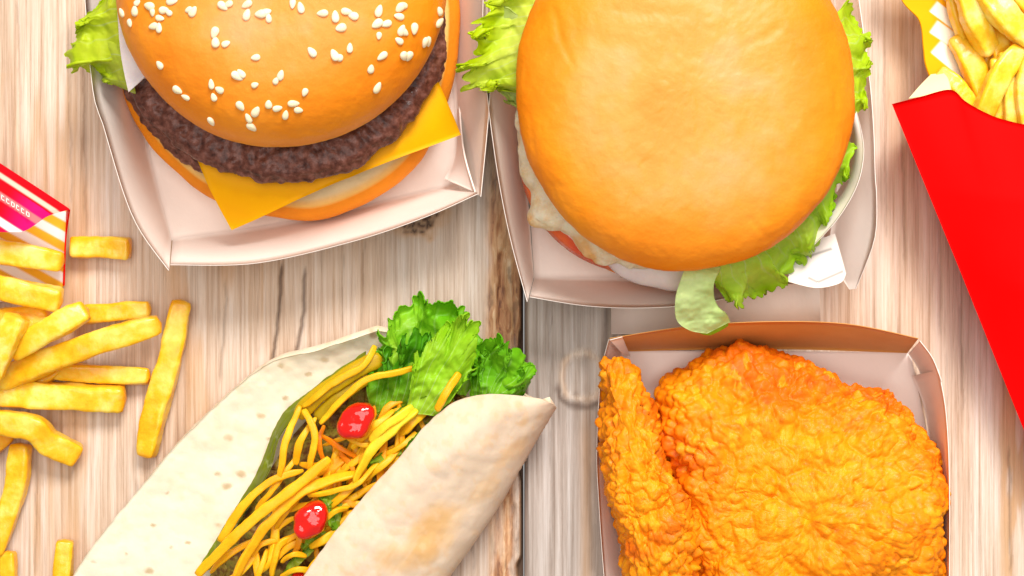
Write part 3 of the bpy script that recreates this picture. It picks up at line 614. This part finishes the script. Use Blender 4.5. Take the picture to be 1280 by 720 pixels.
tag(blob('fried_chicken', fw, 2.5, prof2, M['crust'], None, (806, 620), nth=640, nr=200, soft=True, disp=chick_disp(15, .6), colf=chick_col(15)), 'narrow tapering fried chicken piece along the left side of the tray', 'fried chicken', 'fried chicken pieces')

# ------------------------------------------------------------------ taco / wrap
wrap = thing('tortilla_wrap', 400, 620, 'folded flour tortilla stuffed with shredded cheese, lettuce and tomato', 'wrap')
spots = [(302, 593, 5), (273, 591, 3), (273, 655, 4), (286, 546, 5), (218, 543, 2), (193, 655, 3), (217, 683, 2.5), (326, 520, 5), (405, 447, 5), (358, 497, 3), (350, 455, 4), (284, 608, 5), (188, 713, 5), (120, 700, 2.5), (236, 678, 2), (210, 615, 2), (385, 466, 3), (336, 548, 2.5), (296, 640, 4), (160, 690, 2), (466, 415, 5)]
def tort_col(g, nr, nc):
    x, y = g[:, 0], g[:, 1]; P = np.stack([x*.01, y*.01, x*0], 1)
    c = np.ones((len(g), 3))*[.93, .88, .79]
    inn = np.ones(len(g))
    for sx, sy, r in spots:
        d = np.hypot((x-sx)/1.5, y-sy)+2.0*fbm(P, 9, int(sx)); k = (1-sm(r*.4, r*1.1, d))[:, None]*.65
        c = c*(1-k)+np.array([.46, .30, .12])*k
    pk = sm(0, .8, fbm(P, 2.2, 5, 4))[:, None]*.5; c = c*(1-pk)+np.array([.93, .82, .68])*pk
    pk = sm(.3, .9, fbm(P, 7, 15, 3))[:, None]*.3; c = c*(1-pk)+np.array([.86, .72, .52])*pk
    o = np.ones((len(g), 3))*[.81, .67, .58]
    # toasted patches on the outside of the folded side
    f = fbm(P, 2.6, 9, 4)
    for sx, sy, rx, ry, s in ((530, 672, 45, 24, 1.), (640, 560, 38, 9, .55), (600, 610, 34, 10, .5), (652, 527, 10, 6, .6), (648, 508, 6, 7, .5), (575, 520, 8, 4, .4), (500, 700, 26, 26, .7), (560, 650, 30, 12, .5), (478, 600, 26, 8, .25), (620, 520, 18, 8, .2)):
        ca, sa = math.cos(-.82), math.sin(-.82); dx, dy = x-sx, y-sy; u = (dx*ca+dy*sa)/rx; v = (-dx*sa+dy*ca)/ry
        k = ((1-sm(.5, 1.3, np.hypot(u, v)+.45*f))*s)[:, None]; o = o*(1-k)+np.array([.78, .50, .25])*k
    al = np.stack([(x*.57-y*.82)*.002, (x*.82+y*.57)*.011, x*0], 1); st = (sm(-.2, .7, fbm(al, 9, 33, 4))*.35)[:, None]; o = o*(1-st)+np.array([.86, .74, .64])*st
    sp = (sm(.2, .7, fbm(P, 11, 29, 3))*.5)[:, None]; o = o*(1-sp)+np.array([.85, .60, .40])*sp
    return c, o
def tort_disp(g, G):
    d = np.zeros(G.shape); d[..., 2] = .0007*fbm(G, 60, 3, 3)+.0014*fbm(G, 18, 7, 2)+.0003*fbm(G, 220, 9, 2); return d
A_ = [(60, 790, .7), (100, 706, .7), (180, 604, .7), (240, 535, .8), (330, 456, .9), (400, 434, 1.1), (472, 410, 1.3)]
A2 = [(120, 790, .55), (165, 706, .55), (235, 620, .5), (285, 560, .5), (370, 480, .55), (430, 445, .7), (500, 415, 1.0)]
B1 = [(200, 800, .5), (262, 706, .5), (320, 640, .5), (365, 580, .5), (430, 510, .5), (490, 460, .5), (560, 425, .7)]
B2 = [(400, 815, .15), (440, 730, .15), (490, 660, .15), (530, 620, .15), (580, 560, .15), (620, 520, .2), (660, 495, .8)]
Cc = [(505, 820, .9), (540, 735, .9), (572, 690, .9), (610, 640, .9), (640, 590, .9), (664, 550, 1.1), (690, 506, 1.6)]
C2 = [(490, 815, 2.4), (530, 738, 2.4), (560, 690, 2.4), (598, 636, 2.4), (630, 585, 2.4), (655, 545, 2.3), (692, 504, 2.2)]
D0 = [(400, 805, 3.5), (440, 720, 3.6), (480, 660, 3.6), (530, 605, 3.6), (580, 555, 3.6), (625, 518, 3.2), (690, 502, 2.4)]
D1 = [(335, 790, 3.4), (383, 716, 3.5), (440, 640, 3.5), (500, 572, 3.5), (547, 518, 3.4), (595, 496, 3.1), (688, 500, 2.5)]
sheet('tortilla', [A_, A2, B1, B2, Cc, C2, D0, D1], M['tortilla_in'], wrap, nu=260, span=26, thick=.22, smooth_x=True, colf=lambda g, a, b: (lambda c, o: (c, o))(*tort_col(g, a, b)), disp=tort_disp)
# filling
def fdis(g, G):
    d = np.zeros(G.shape); f1, f2, c = worley(G, 170, 3); d[..., 2] = .004*(.6-f1)+.003*fbm(G, 60, 2, 3); return d
sheet('ground_meat', [[(240, 760, 1.0), (292, 668, 1.0), (345, 580, 1.0), (390, 520, 1.0), (470, 450, 1.1)], [(300, 770, 1.9), (350, 680, 1.9), (400, 600, 1.9), (450, 540, 1.9), (520, 470, 1.8)],
                      [(400, 790, 2.2), (440, 700, 2.2), (490, 630, 2.2), (540, 570, 2.2), (590, 500, 2.0)]], M['meat'], wrap, nu=220, span=50, thick=.2, disp=fdis)
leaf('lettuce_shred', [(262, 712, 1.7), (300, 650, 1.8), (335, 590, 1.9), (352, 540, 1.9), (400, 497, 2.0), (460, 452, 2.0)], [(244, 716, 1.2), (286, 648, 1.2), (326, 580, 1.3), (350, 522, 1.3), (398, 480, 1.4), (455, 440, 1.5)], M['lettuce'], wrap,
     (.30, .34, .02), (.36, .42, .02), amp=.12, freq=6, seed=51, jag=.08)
stick('pepper_strip', [(372, 520, 2.3), (398, 494, 2.5), (440, 466, 2.6), (476, 448, 2.5)], 20, 9, M['shred'], wrap, n=40, seed=2, col=(.55, .75, .5))
stick('pepper_strip', [(396, 522, 2.2), (425, 496, 2.4), (462, 470, 2.4)], 16, 9, M['shred'], wrap, n=40, seed=3, col=(.45, .62, .5))
K1, K2 = (.38, .76, .03), (.18, .60, .008)
leaf('lettuce_leaf', [(500, 520, 2.0), (515, 500, 2.2), (535, 490, 2.3), (560, 500, 2.2), (570, 510, 2.1)], [(452, 462, 2.2), (486, 412, 2.6), (500, 384, 2.7), (540, 376, 2.9), (575, 390, 2.8), (597, 415, 2.7), (600, 452, 2.5), (590, 478, 2.4)], M['lettuce'], wrap,
     (.50, .82, .05), (.24, .68, .01), crinkle=1.7, amp=.65, freq=6, seed=61, nu=300, nv=60, jag=.07, fine=.06)
leaf('lettuce_leaf', [(505, 530, 2.6), (520, 518, 2.8), (545, 520, 2.8)], [(520, 455, 3.4), (556, 405, 3.6), (588, 402, 3.5), (598, 440, 3.4), (570, 490, 3.1)], M['lettuce'], wrap,
     (.55, .84, .05), (.42, .78, .015), crinkle=1.5, amp=.45, freq=4, seed=64, nu=200, nv=50, jag=.10, fine=.10)
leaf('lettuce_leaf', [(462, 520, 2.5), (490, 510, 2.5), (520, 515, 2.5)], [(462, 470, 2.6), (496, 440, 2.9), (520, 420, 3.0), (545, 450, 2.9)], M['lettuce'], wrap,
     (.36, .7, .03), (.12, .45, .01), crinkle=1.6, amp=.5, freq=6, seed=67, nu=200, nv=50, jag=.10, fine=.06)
leaf('lettuce_leaf', [(590, 505, 2.0), (605, 490, 2.2), (625, 495, 2.3), (640, 500, 2.2)], [(584, 462, 2.4), (596, 434, 2.8), (618, 425, 2.9), (648, 440, 2.9), (666, 462, 2.7), (662, 480, 2.5), (655, 492, 2.4)], M['lettuce'], wrap,
     K1, K2, crinkle=1.7, amp=.6, freq=5, seed=71, nu=260, nv=54, jag=.07, fine=.07)
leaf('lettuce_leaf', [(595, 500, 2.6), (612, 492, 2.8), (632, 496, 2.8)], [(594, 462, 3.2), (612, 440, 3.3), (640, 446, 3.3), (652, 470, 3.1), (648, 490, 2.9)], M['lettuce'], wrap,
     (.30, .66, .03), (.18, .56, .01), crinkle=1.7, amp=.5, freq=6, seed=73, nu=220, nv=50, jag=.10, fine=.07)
sh = [([(350,602),(355,560),(374,508)],14,2.7),([(387,588),(394,545),(381,512)],15,2.8),([(246,718),(298,666),(355,618),(412,574)],18,3.1),([(276,676),(305,630),(342,600),(378,588)],14,2.6),
 ([(292,724),(318,680),(350,640),(385,610),(444,592)],16,2.9),([(385,618),(420,614),(448,604),(472,578)],12,2.9),([(443,602),(462,565),(492,536),(520,512)],17,3.1),([(400,543),(425,560),(452,577)],10,2.6),
 ([(338,722),(348,682),(370,672)],15,2.6),([(352,704),(366,694),(384,696)],12,2.9),([(350,722),(370,712),(392,716)],12,2.8),([(388,684),(405,676),(424,660)],14,2.8),([(400,530),(432,497),(463,472),(527,460)],14,3.2),
 ([(545,514),(558,492),(574,466)],16,3.6),([(378,508),(414,481),(454,457),(468,431)],14,2.7),([(462,552),(487,529),(516,509)],16,3.2),([(262,716),(290,690),(330,668)],13,2.5),([(300,700),(330,660),(352,628)],11,2.4),
 ([(405,640),(430,618),(455,590)],12,2.7),([(420,560),(440,585),(436,612)],10,2.5),([(455,600),(478,582),(500,560)],12,2.7),([(410,600),(440,580),(470,552)],12,2.5),([(470,572),(500,560),(520,540)],12,2.6),
 ([(404,556),(430,548),(458,540)],11,2.4),([(360,640),(392,630),(420,632)],11,2.5),([(320,640),(350,600),(372,566)],12,2.4),([(368,580),(376,548),(395,522)],10,2.5),([(405,578),(398,552),(404,532)],10,2.4),
 ([(270,735),(300,716),(322,690)],14,2.5),([(310,745),(326,712),(335,686)],13,2.5),([(395,662),(418,640),(436,634)],13,2.9),([(425,540),(452,556),(480,552)],9,2.8),([(345,660),(356,640),(372,622)],10,2.6),
 ([(500,545),(515,528),(536,512)],12,2.7),([(372,730),(392,706),(405,690)],12,2.6),([(440,560),(470,530),(492,512)],12,2.9)]
for i, (p, w, z) in enumerate(sh):
    n = len(p); pp = [(x, y, z+.25*math.sin(math.pi*k/(n-1))-.12) for k, (x, y) in enumerate(p)]
    c = (1, 1, 1) if i not in (6, 15) else (1, 1.35, 3.0)
    if i in (7, 19, 27): c = (1, .55, .5)
    if i in (14,): c = (.85, .95, 1)
    stick('cheese_shred', pp, w*random.uniform(.5, .8), w*.36, M['shred'], wrap, n=40, ring=20, expo=6, seed=i+100, col=c, rough=.10, taper=.75, wig=.0004, twist=random.uniform(-.9, .9), tip=(random.uniform(0, .5), random.uniform(0, .5)))
random.seed(11)
for i in range(66):
    t = random.random(); s = random.uniform(.12, .95)
    x0 = 262+t*230; y0 = 712-t*222; x1 = 400+t*180; y1 = 720-t*200; x = x0*(1-s)+x1*s; y = y0*(1-s)+y1*s
    a = -.95+random.gauss(0, .5); l = random.uniform(22, 42); b = random.uniform(-10, 10)
    z = 1.9+.5*math.sin(math.pi*min(s, .8))+random.uniform(0, .15)
    stick('cheese_shred', [(x-l*math.cos(a), y-l*math.sin(a), z), (x+b*.6, y+b, z+.15), (x+l*math.cos(a), y+l*math.sin(a), z)], random.uniform(6, 10), 4.5, M['shred'], wrap, n=26, ring=16, expo=6, seed=i+200, rough=.10, taper=.7, wig=.0006, twist=random.uniform(-1, 1), tip=(.4, .4), col=(1, random.uniform(.75, 1.1), 1))
random.seed(5)
for i in range(14):
    t = random.random(); q = random.uniform(.02, .9)
    x = (272+t*230)*(1-q)+(400+t*180)*q; y = (706-t*222)*(1-q)+(712-t*200)*q; a = -.95+random.gauss(0, .6); l = random.uniform(16, 30); d = random.uniform(5, 9)
    z = 2.2+.55*math.sin(math.pi*min(q, .8)); ca, sa = math.cos(a), math.sin(a)
    leaf('lettuce_shred', [(x-l*ca, y-l*sa, z), (x, y-3, z+.1), (x+l*ca, y+l*sa, z)], [(x-l*ca+d*sa, y-l*sa-d*ca, z+.05), (x+d*sa*1.3, y-3-d*ca*1.3, z+.15), (x+l*ca+d*sa, y+l*sa-d*ca, z)], M['lettuce'], wrap,
         random.choice([(.40, .55, .03), (.55, .65, .05), (.20, .45, .02)]), random.choice([(.30, .50, .02), (.15, .42, .01)]), amp=.25, freq=3, seed=300+i, nu=50, nv=12, jag=.12, crinkle=1.2)
def tomato(x, y, z, rx, ry, ang):
    ca, sa = math.cos(ang), math.sin(ang)
    out = [(x+rx*math.cos(t)*ca-ry*math.sin(t)*sa, y+rx*math.cos(t)*sa+ry*math.sin(t)*ca) for t in np.linspace(0, 2*math.pi, 30, endpoint=False)]
    blob('tomato_piece', out, z, [(0, z+.30), (.5, z+.30), (.86, z+.2), (1, z-.05), (.9, z-.3), (.5, z-.45), (0, z-.45)], M['tomato'], wrap, nth=90, nr=50, disp=lambda G, r, T: .0011*fbm(G, 130, 3, 3))
tomato(445, 525, 3.3, 29, 20, -.75); tomato(389, 650, 3.3, 27, 20, -.95); tomato(374, 722, 2.5, 12, 9, .2)

# ------------------------------------------------------------------ fries
def fry(path, w, label, z=None, group='loose fries on the left', col=(1, 1, 1), seed=1, h=None):
    if 'right carton' in group: w = w*1.18; col = (col[0], col[1]*1.08, col[2]*1.3)
    if len(path[0]) == 2: path = [(x, y, z) for x, y in path]
    if len(path) == 2:
        a, b = path; rr = random.uniform(-2.5, 2.5); path = [a, ((a[0]+b[0])/2+rr, (a[1]+b[1])/2+rr, (a[2]+b[2])/2), b]
    o = stick('french_fry', path, w*.88, h or w*.74, M['fry'], None, n=60, ring=36, expo=8, seed=seed, col=col, tipcol=(.92, .66, .3), rough=.045, taper=.9, twist=random.uniform(-.35, .35), tip=(random.uniform(0, .2), random.uniform(.0, .28)))
    return tag(o, label, 'french fry', group)
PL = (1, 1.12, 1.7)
fry([(90, 309), (162, 311)], 31, 'short fry lying by itself between the striped carton and the burger tray', .42, seed=1)
fry([(226, 377), (212, 450), (193, 520), (183, 570)], 33, 'long upright fry lying apart beside the tortilla edge', .45, seed=2)
fry([(2, 476, .9), (100, 436, 1.5), (199, 405, 1.2)], 34, 'longest fry slanting up to the right across the pile', seed=3)
fry([(95, 394, .5), (187, 386, .45)], 27, 'fry mostly hidden behind the longest slanting fry', seed=4)
fry([(68, 464, .5), (130, 468, .45), (186, 471, .42)], 25, 'thin fry tucked just under the longest slanting fry', seed=5)
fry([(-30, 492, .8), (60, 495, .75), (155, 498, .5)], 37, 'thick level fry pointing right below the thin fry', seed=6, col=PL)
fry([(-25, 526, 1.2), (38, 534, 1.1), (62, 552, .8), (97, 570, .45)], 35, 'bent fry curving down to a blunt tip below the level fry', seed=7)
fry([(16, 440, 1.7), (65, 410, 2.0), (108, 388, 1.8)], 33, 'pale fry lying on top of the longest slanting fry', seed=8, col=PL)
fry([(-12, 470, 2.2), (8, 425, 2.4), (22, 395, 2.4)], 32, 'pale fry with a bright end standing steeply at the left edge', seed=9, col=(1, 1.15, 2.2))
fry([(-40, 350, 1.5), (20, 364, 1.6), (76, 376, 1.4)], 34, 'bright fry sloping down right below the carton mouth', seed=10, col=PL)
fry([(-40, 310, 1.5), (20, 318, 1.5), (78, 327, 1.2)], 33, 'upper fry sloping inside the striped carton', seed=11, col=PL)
fry([(-30, 405, .9), (30, 400, 1.0), (60, 392, .9)], 38, 'half buried fry beneath the pale fry at the left', seed=12)
fry([(26, 556, .5), (20, 610, .5), (-8, 690, .5)], 30, 'upright fry curving down the left edge below the bent fry', seed=13)
fry([(81, 676, .42), (76, 760, .42)], 25, 'fry end poking up at the bottom edge of the photo', seed=14)
fry([(10, 690, .4), (6, 770, .4)], 22, 'small fry tip at the lower left corner', seed=15)
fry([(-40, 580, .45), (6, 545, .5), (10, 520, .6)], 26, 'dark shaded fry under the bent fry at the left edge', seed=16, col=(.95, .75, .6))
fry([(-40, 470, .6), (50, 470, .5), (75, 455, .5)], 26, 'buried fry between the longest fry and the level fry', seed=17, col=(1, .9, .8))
fry([(-40, 385, 1.9), (-5, 425, 1.9), (4, 440, 1.8)], 28, 'cut off fry at the left edge beside the steep pale fry', seed=18)

# left carton
carton1 = thing('fries_carton', 20, 290, 'red and magenta striped fries carton cut off by the left edge', 'fries carton', 'fries cartons')
def stripes_left(g, a, b):
    x, y = g[:, 0], g[:, 1]; d = y-(204+.655*x)
    c = np.ones((len(g), 3))*[.72, .002, .008]
    mg = np.array([.80, .006, .16])
    k = sm(20, 60, x+d*.4)[:, None]; c = np.where(((d > 22))[:, None], c*(1-k)+mg*k, c)
    def band(lo, hi, colr, c):
        k = (sm(lo-1.5, lo+1.0, d)*(1-sm(hi-1.0, hi+1.5, d)))[:, None]; return c*(1-k)+np.array(colr)*k
    c = band(12, 18.5, (.84, .55, .42), c); c = band(36, 46, (.80, .20, .20), c); c = band(67, 78, (.85, .83, .76), c)
    return c, c
sheet('front_panel', [[(-90, 146, 2.3), (0, 204, 2.4), (87, 261, 2.2)], [(-90, 246, 2.6), (0, 262, 2.7), (87, 262, 2.2)], [(-90, 290, 2.6), (8, 290, 2.6), (32, 288, 2.5), (60, 270, 2.35), (87, 262, 2.2)]], M['print'], carton1, nu=160, span=50, thick=.06, colf=stripes_left)
def stripes_diag(slope, period, off, y_):
    def f(g, a, b):
        x, y = g[:, 0], g[:, 1]; d = (y-slope*x-off) % period
        k = (sm(0, 2, d)*(1-sm(period*.5, period*.5+2, d)))[:, None]
        c = np.array(y_)*(1-k)+np.array([.95, .93, .88])*k; return c, c*0+[.93, .5, .05]
    return f
sheet('back_panel', [[(-90, 240, .25), (84, 262, .5)], [(-90, 400, .15), (80, 358, .3)]], M['print'], carton1, nu=120, span=80, thick=.06, colf=stripes_diag(.55, 26, 10, (.93, .50, .03)))
sheet('side_fold', [[(84, 262, .5), (79, 357, .3)], [(87, 262, 2.1), (82, 300, 1.0), (80, 357, .4)]], M['redcard'], carton1, nu=20, span=6, thick=.05)
# small printed lettering, unreadable in the photo
def strokes(parent):
    V = []; F = []
    k = 0
    for i in range(7):
        x = -4+i*6.2; y = 204+.655*x+41
        for (ax, ay, bx, by) in (((0, -3), (0, 3)), ((0, -3), (3, -1)), ((0, 3), (3, 2)), ((3, -3), (3.6, 2)))[:3+(i % 2)] and [(p[0][0], p[0][1], p[1][0], p[1][1]) for p in (((0, -3), (0, 3)), ((0, -3), (3, -2)), ((0, 2.6), (3.4, 2)), ((3.2, -3), (3.4, 2)))[:(3 if i % 3 else 4)]]:
            def T_(u, v): return (x+u, y+v+.655*u, 2.73)
            d = np.array([bx-ax, by-ay]); d = d/np.hypot(*d); nx, ny = -d[1]*.55, d[0]*.55
            for u, v in ((ax-nx, ay-ny), (bx-nx, by-ny), (bx+nx, by+ny), (ax+nx, ay+ny)): V.append(T_(u, v))
            F.append((k, k+1, k+2, k+3)); k += 4
    W_ = WA(np.array(V)); n = len(W_); W2 = W_.copy(); W2[:, 2] += .00012; Fs = F+[tuple(v+n for v in f) for f in F]
    for f in F:
        for a in range(4): b = (a+1) % 4; Fs.append((f[a], f[b], f[b]+n, f[a]+n))
    mesh_obj('lettering', np.vstack([W_, W2]), Fs, M['ink'], parent, smooth=False)
strokes(carton1)

# right carton
carton2 = thing('fries_carton', 1230, 200, 'plain bright red fries carton slanting out of the right edge', 'fries carton', 'fries cartons')
e1 = [(1188, 112, 3.4), (1206, 126, 3.5), (1230, 140, 3.6), (1256, 150, 3.65), (1300, 157, 3.7), (1380, 150, 3.7), (1440, 110, 3.5)]
sheet('front_panel', [[(1115, 130, 2.9), (1150, 121, 3.2)]+e1, [(1158, 235, 2.7), (1280, 250, 3.6), (1400, 240, 3.4), (1450, 200, 2.9)], [(1199, 335, 2.4), (1300, 360, 3.2), (1420, 340, 3.0), (1470, 290, 2.5)],
                      [(1281, 540, 1.8), (1380, 540, 2.4), (1470, 500, 2.3), (1520, 460, 1.8)], [(1330, 660, 1.3), (1420, 660, 1.6), (1500, 610, 1.6), (1560, 570, 1.2)]], M['redcard'], carton2, nu=80, span=16, thick=.07, smooth_x=False)
sheet('side_fold', [[(1118, 130, 2.8), (1160, 235, 2.6), (1201, 335, 2.3), (1283, 540, 1.7)], [(1146, 150, .3), (1180, 235, .3), (1220, 335, .3), (1296, 540, .3)]], M['redcard'], carton2, nu=40, span=10, thick=.05)
sheet('side_tab', [[(1136, 124, 2.9), (1150, 108, 2.6), (1164, 94, 2.2)], [(1190, 116, 3.2), (1186, 100, 2.8), (1180, 92, 2.4)]], M['print'], carton2, nu=30, span=20, thick=.06, colf=lambda g, a, b: (np.ones((len(g), 3))*[.93, .82, .45],)*2)
def back_col(g, a, b):
    x, y = g[:, 0], g[:, 1]
    c = np.ones((len(g), 3))*[.93, .42, .006]
    for x0, y0, x1, y1, w in ((1166, 8, 1200, 34, 8), (1166, 33, 1208, 62, 9), (1169, 58, 1214, 96, 10), (1192, 90, 1216, 112, 7), (1172, -16, 1204, 8, 8), (1172, -42, 1204, -16, 8)):
        d = np.array([x1-x0, y1-y0]); L = np.hypot(*d); d = d/L; t = (x-x0)*d[0]+(y-y0)*d[1]; e = -(x-x0)*d[1]+(y-y0)*d[0]
        k = (sm(-1, 2, t)*(1-sm(L-1, L+2, t))*sm(-w-1, -w+1, e)*(1-sm(w-1, w+1, e)))[:, None]; c = c*(1-k)+np.array([.96, .93, .80])*k
    return c, c
sheet('back_panel', [[(1098, -60, 2.0), (1127, 0, 1.9), (1149, 26, 1.9), (1154, 60, 1.9), (1158, 85, 2.0), (1176, 130, 2.0)], [(1182, -60, 2.0), (1195, 0, 1.8), (1210, 40, 1.6), (1216, 80, 1.5), (1218, 100, 1.5), (1222, 140, 1.5)], [(1500, -60, .6), (1500, 200, .6)]], M['print'], carton2, nu=140, span=90, thick=.06, colf=back_col)
g2 = 'fries in the right carton'
fry([(1198, -50, 2.8), (1214, 12, 3.0), (1238, 66, 2.5)], 26, 'steep fry leaning right beside the white carton stripes', group=g2, seed=31, col=PL)
fry([(1228, -14, 3.3), (1262, 26, 3.4), (1310, 66, 3.1)], 28, 'fry slanting down to the right edge near the top right corner', group=g2, seed=32, col=PL)
fry([(1226, 150, 2.9), (1246, 104, 3.2), (1274, 60, 3.2)], 25, 'fry slanting up right just above the red card edge', group=g2, seed=33, col=(1, 1.05, 1.3))
fry([(1196, 46, 2.0), (1218, 88, 2.2), (1240, 145, 2.2)], 25, 'fry sunk between the carton stripes and the slanting fry', group=g2, seed=34)
fry([(1258, 66, 2.9), (1266, 120, 3.0), (1266, 170, 2.8)], 22, 'upright fry dipping behind the middle of the red card edge', group=g2, seed=35, col=PL)
fry([(1232, 14, 2.4), (1250, 60, 2.5), (1256, 120, 2.4)], 22, 'fry in the middle of the carton behind two crossing fries', group=g2, seed=36)
fry([(1222, -50, 2.5), (1256, -8, 2.7), (1310, 24, 2.6)], 25, 'fry crossing the top edge toward the right corner', group=g2, seed=37)
fry([(1294, 60, 3.5), (1281, 110, 3.4), (1286, 175, 3.1)], 21, 'pale fry at the right edge ending behind the red card', group=g2, seed=38, col=(1, 1.15, 2.))
fry([(1184, -50, 2.3), (1194, -4, 2.3), (1208, 50, 2.1)], 20, 'thin fry next to the topmost white stripe of the carton', group=g2, seed=39)
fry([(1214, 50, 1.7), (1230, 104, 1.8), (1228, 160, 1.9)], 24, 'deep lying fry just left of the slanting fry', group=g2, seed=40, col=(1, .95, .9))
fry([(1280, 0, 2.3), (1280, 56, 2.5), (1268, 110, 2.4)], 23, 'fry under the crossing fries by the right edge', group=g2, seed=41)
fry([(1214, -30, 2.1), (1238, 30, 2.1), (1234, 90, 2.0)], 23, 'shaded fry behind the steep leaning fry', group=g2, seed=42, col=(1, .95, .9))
fry([(1174, 90, 2.2), (1196, 108, 2.4), (1218, 140, 2.5)], 18, 'slim fry along the corner tab of the red carton', group=g2, seed=43)
fry([(1246, 74, 2.7), (1250, 116, 2.8), (1246, 165, 2.6)], 18, 'narrow upright fry directly left of the one behind the card edge', group=g2, seed=44, col=PL)
fry([(1262, -40, 3.0), (1276, -6, 3.1), (1300, 18, 3.0)], 24, 'fry end filling the very corner at the top right', group=g2, seed=45)

# ------------------------------------------------------------------ camera, light, world
cd = bpy.data.cameras.new('camera'); cam = bpy.data.objects.new('camera', cd); C.objects.link(cam)
cam.location = (0, 0, H); cd.sensor_width = 36; cd.lens = 36*H/0.34; cd.clip_start = .01; cd.clip_end = 20
bpy.context.scene.camera = cam
def area(name, loc, size, power, colr, target=(0, 0, 0)):
    l = bpy.data.lights.new(name, 'AREA'); l.shape = 'RECTANGLE'; l.size, l.size_y = size; l.energy = power; l.color = colr
    o = bpy.data.objects.new(name, l); C.objects.link(o); o.location = loc
    o.rotation_euler = (Vector(target)-Vector(loc)).to_track_quat('-Z', 'Y').to_euler(); return o
area('softbox', (.16, .62, .80), (.36, .32), 12.2, (1, .965, .92))
area('overhead_softbox', (-.05, .05, 1.15), (.7, .7), 6.6, (1, .98, .95))
w = bpy.data.worlds.new('World'); bpy.context.scene.world = w; w.use_nodes = True
w.node_tree.nodes['Background'].inputs[0].default_value = (1, .96, .93, 1); w.node_tree.nodes['Background'].inputs[1].default_value = .36
sc = bpy.context.scene
sc.view_settings.view_transform = 'Standard'; sc.view_settings.look = 'None'; sc.view_settings.exposure = 0.0; sc.view_settings.gamma = 1
sc.cycles.max_bounces = 8
for o in C.objects:
    if '_org' in o: del o['_org']
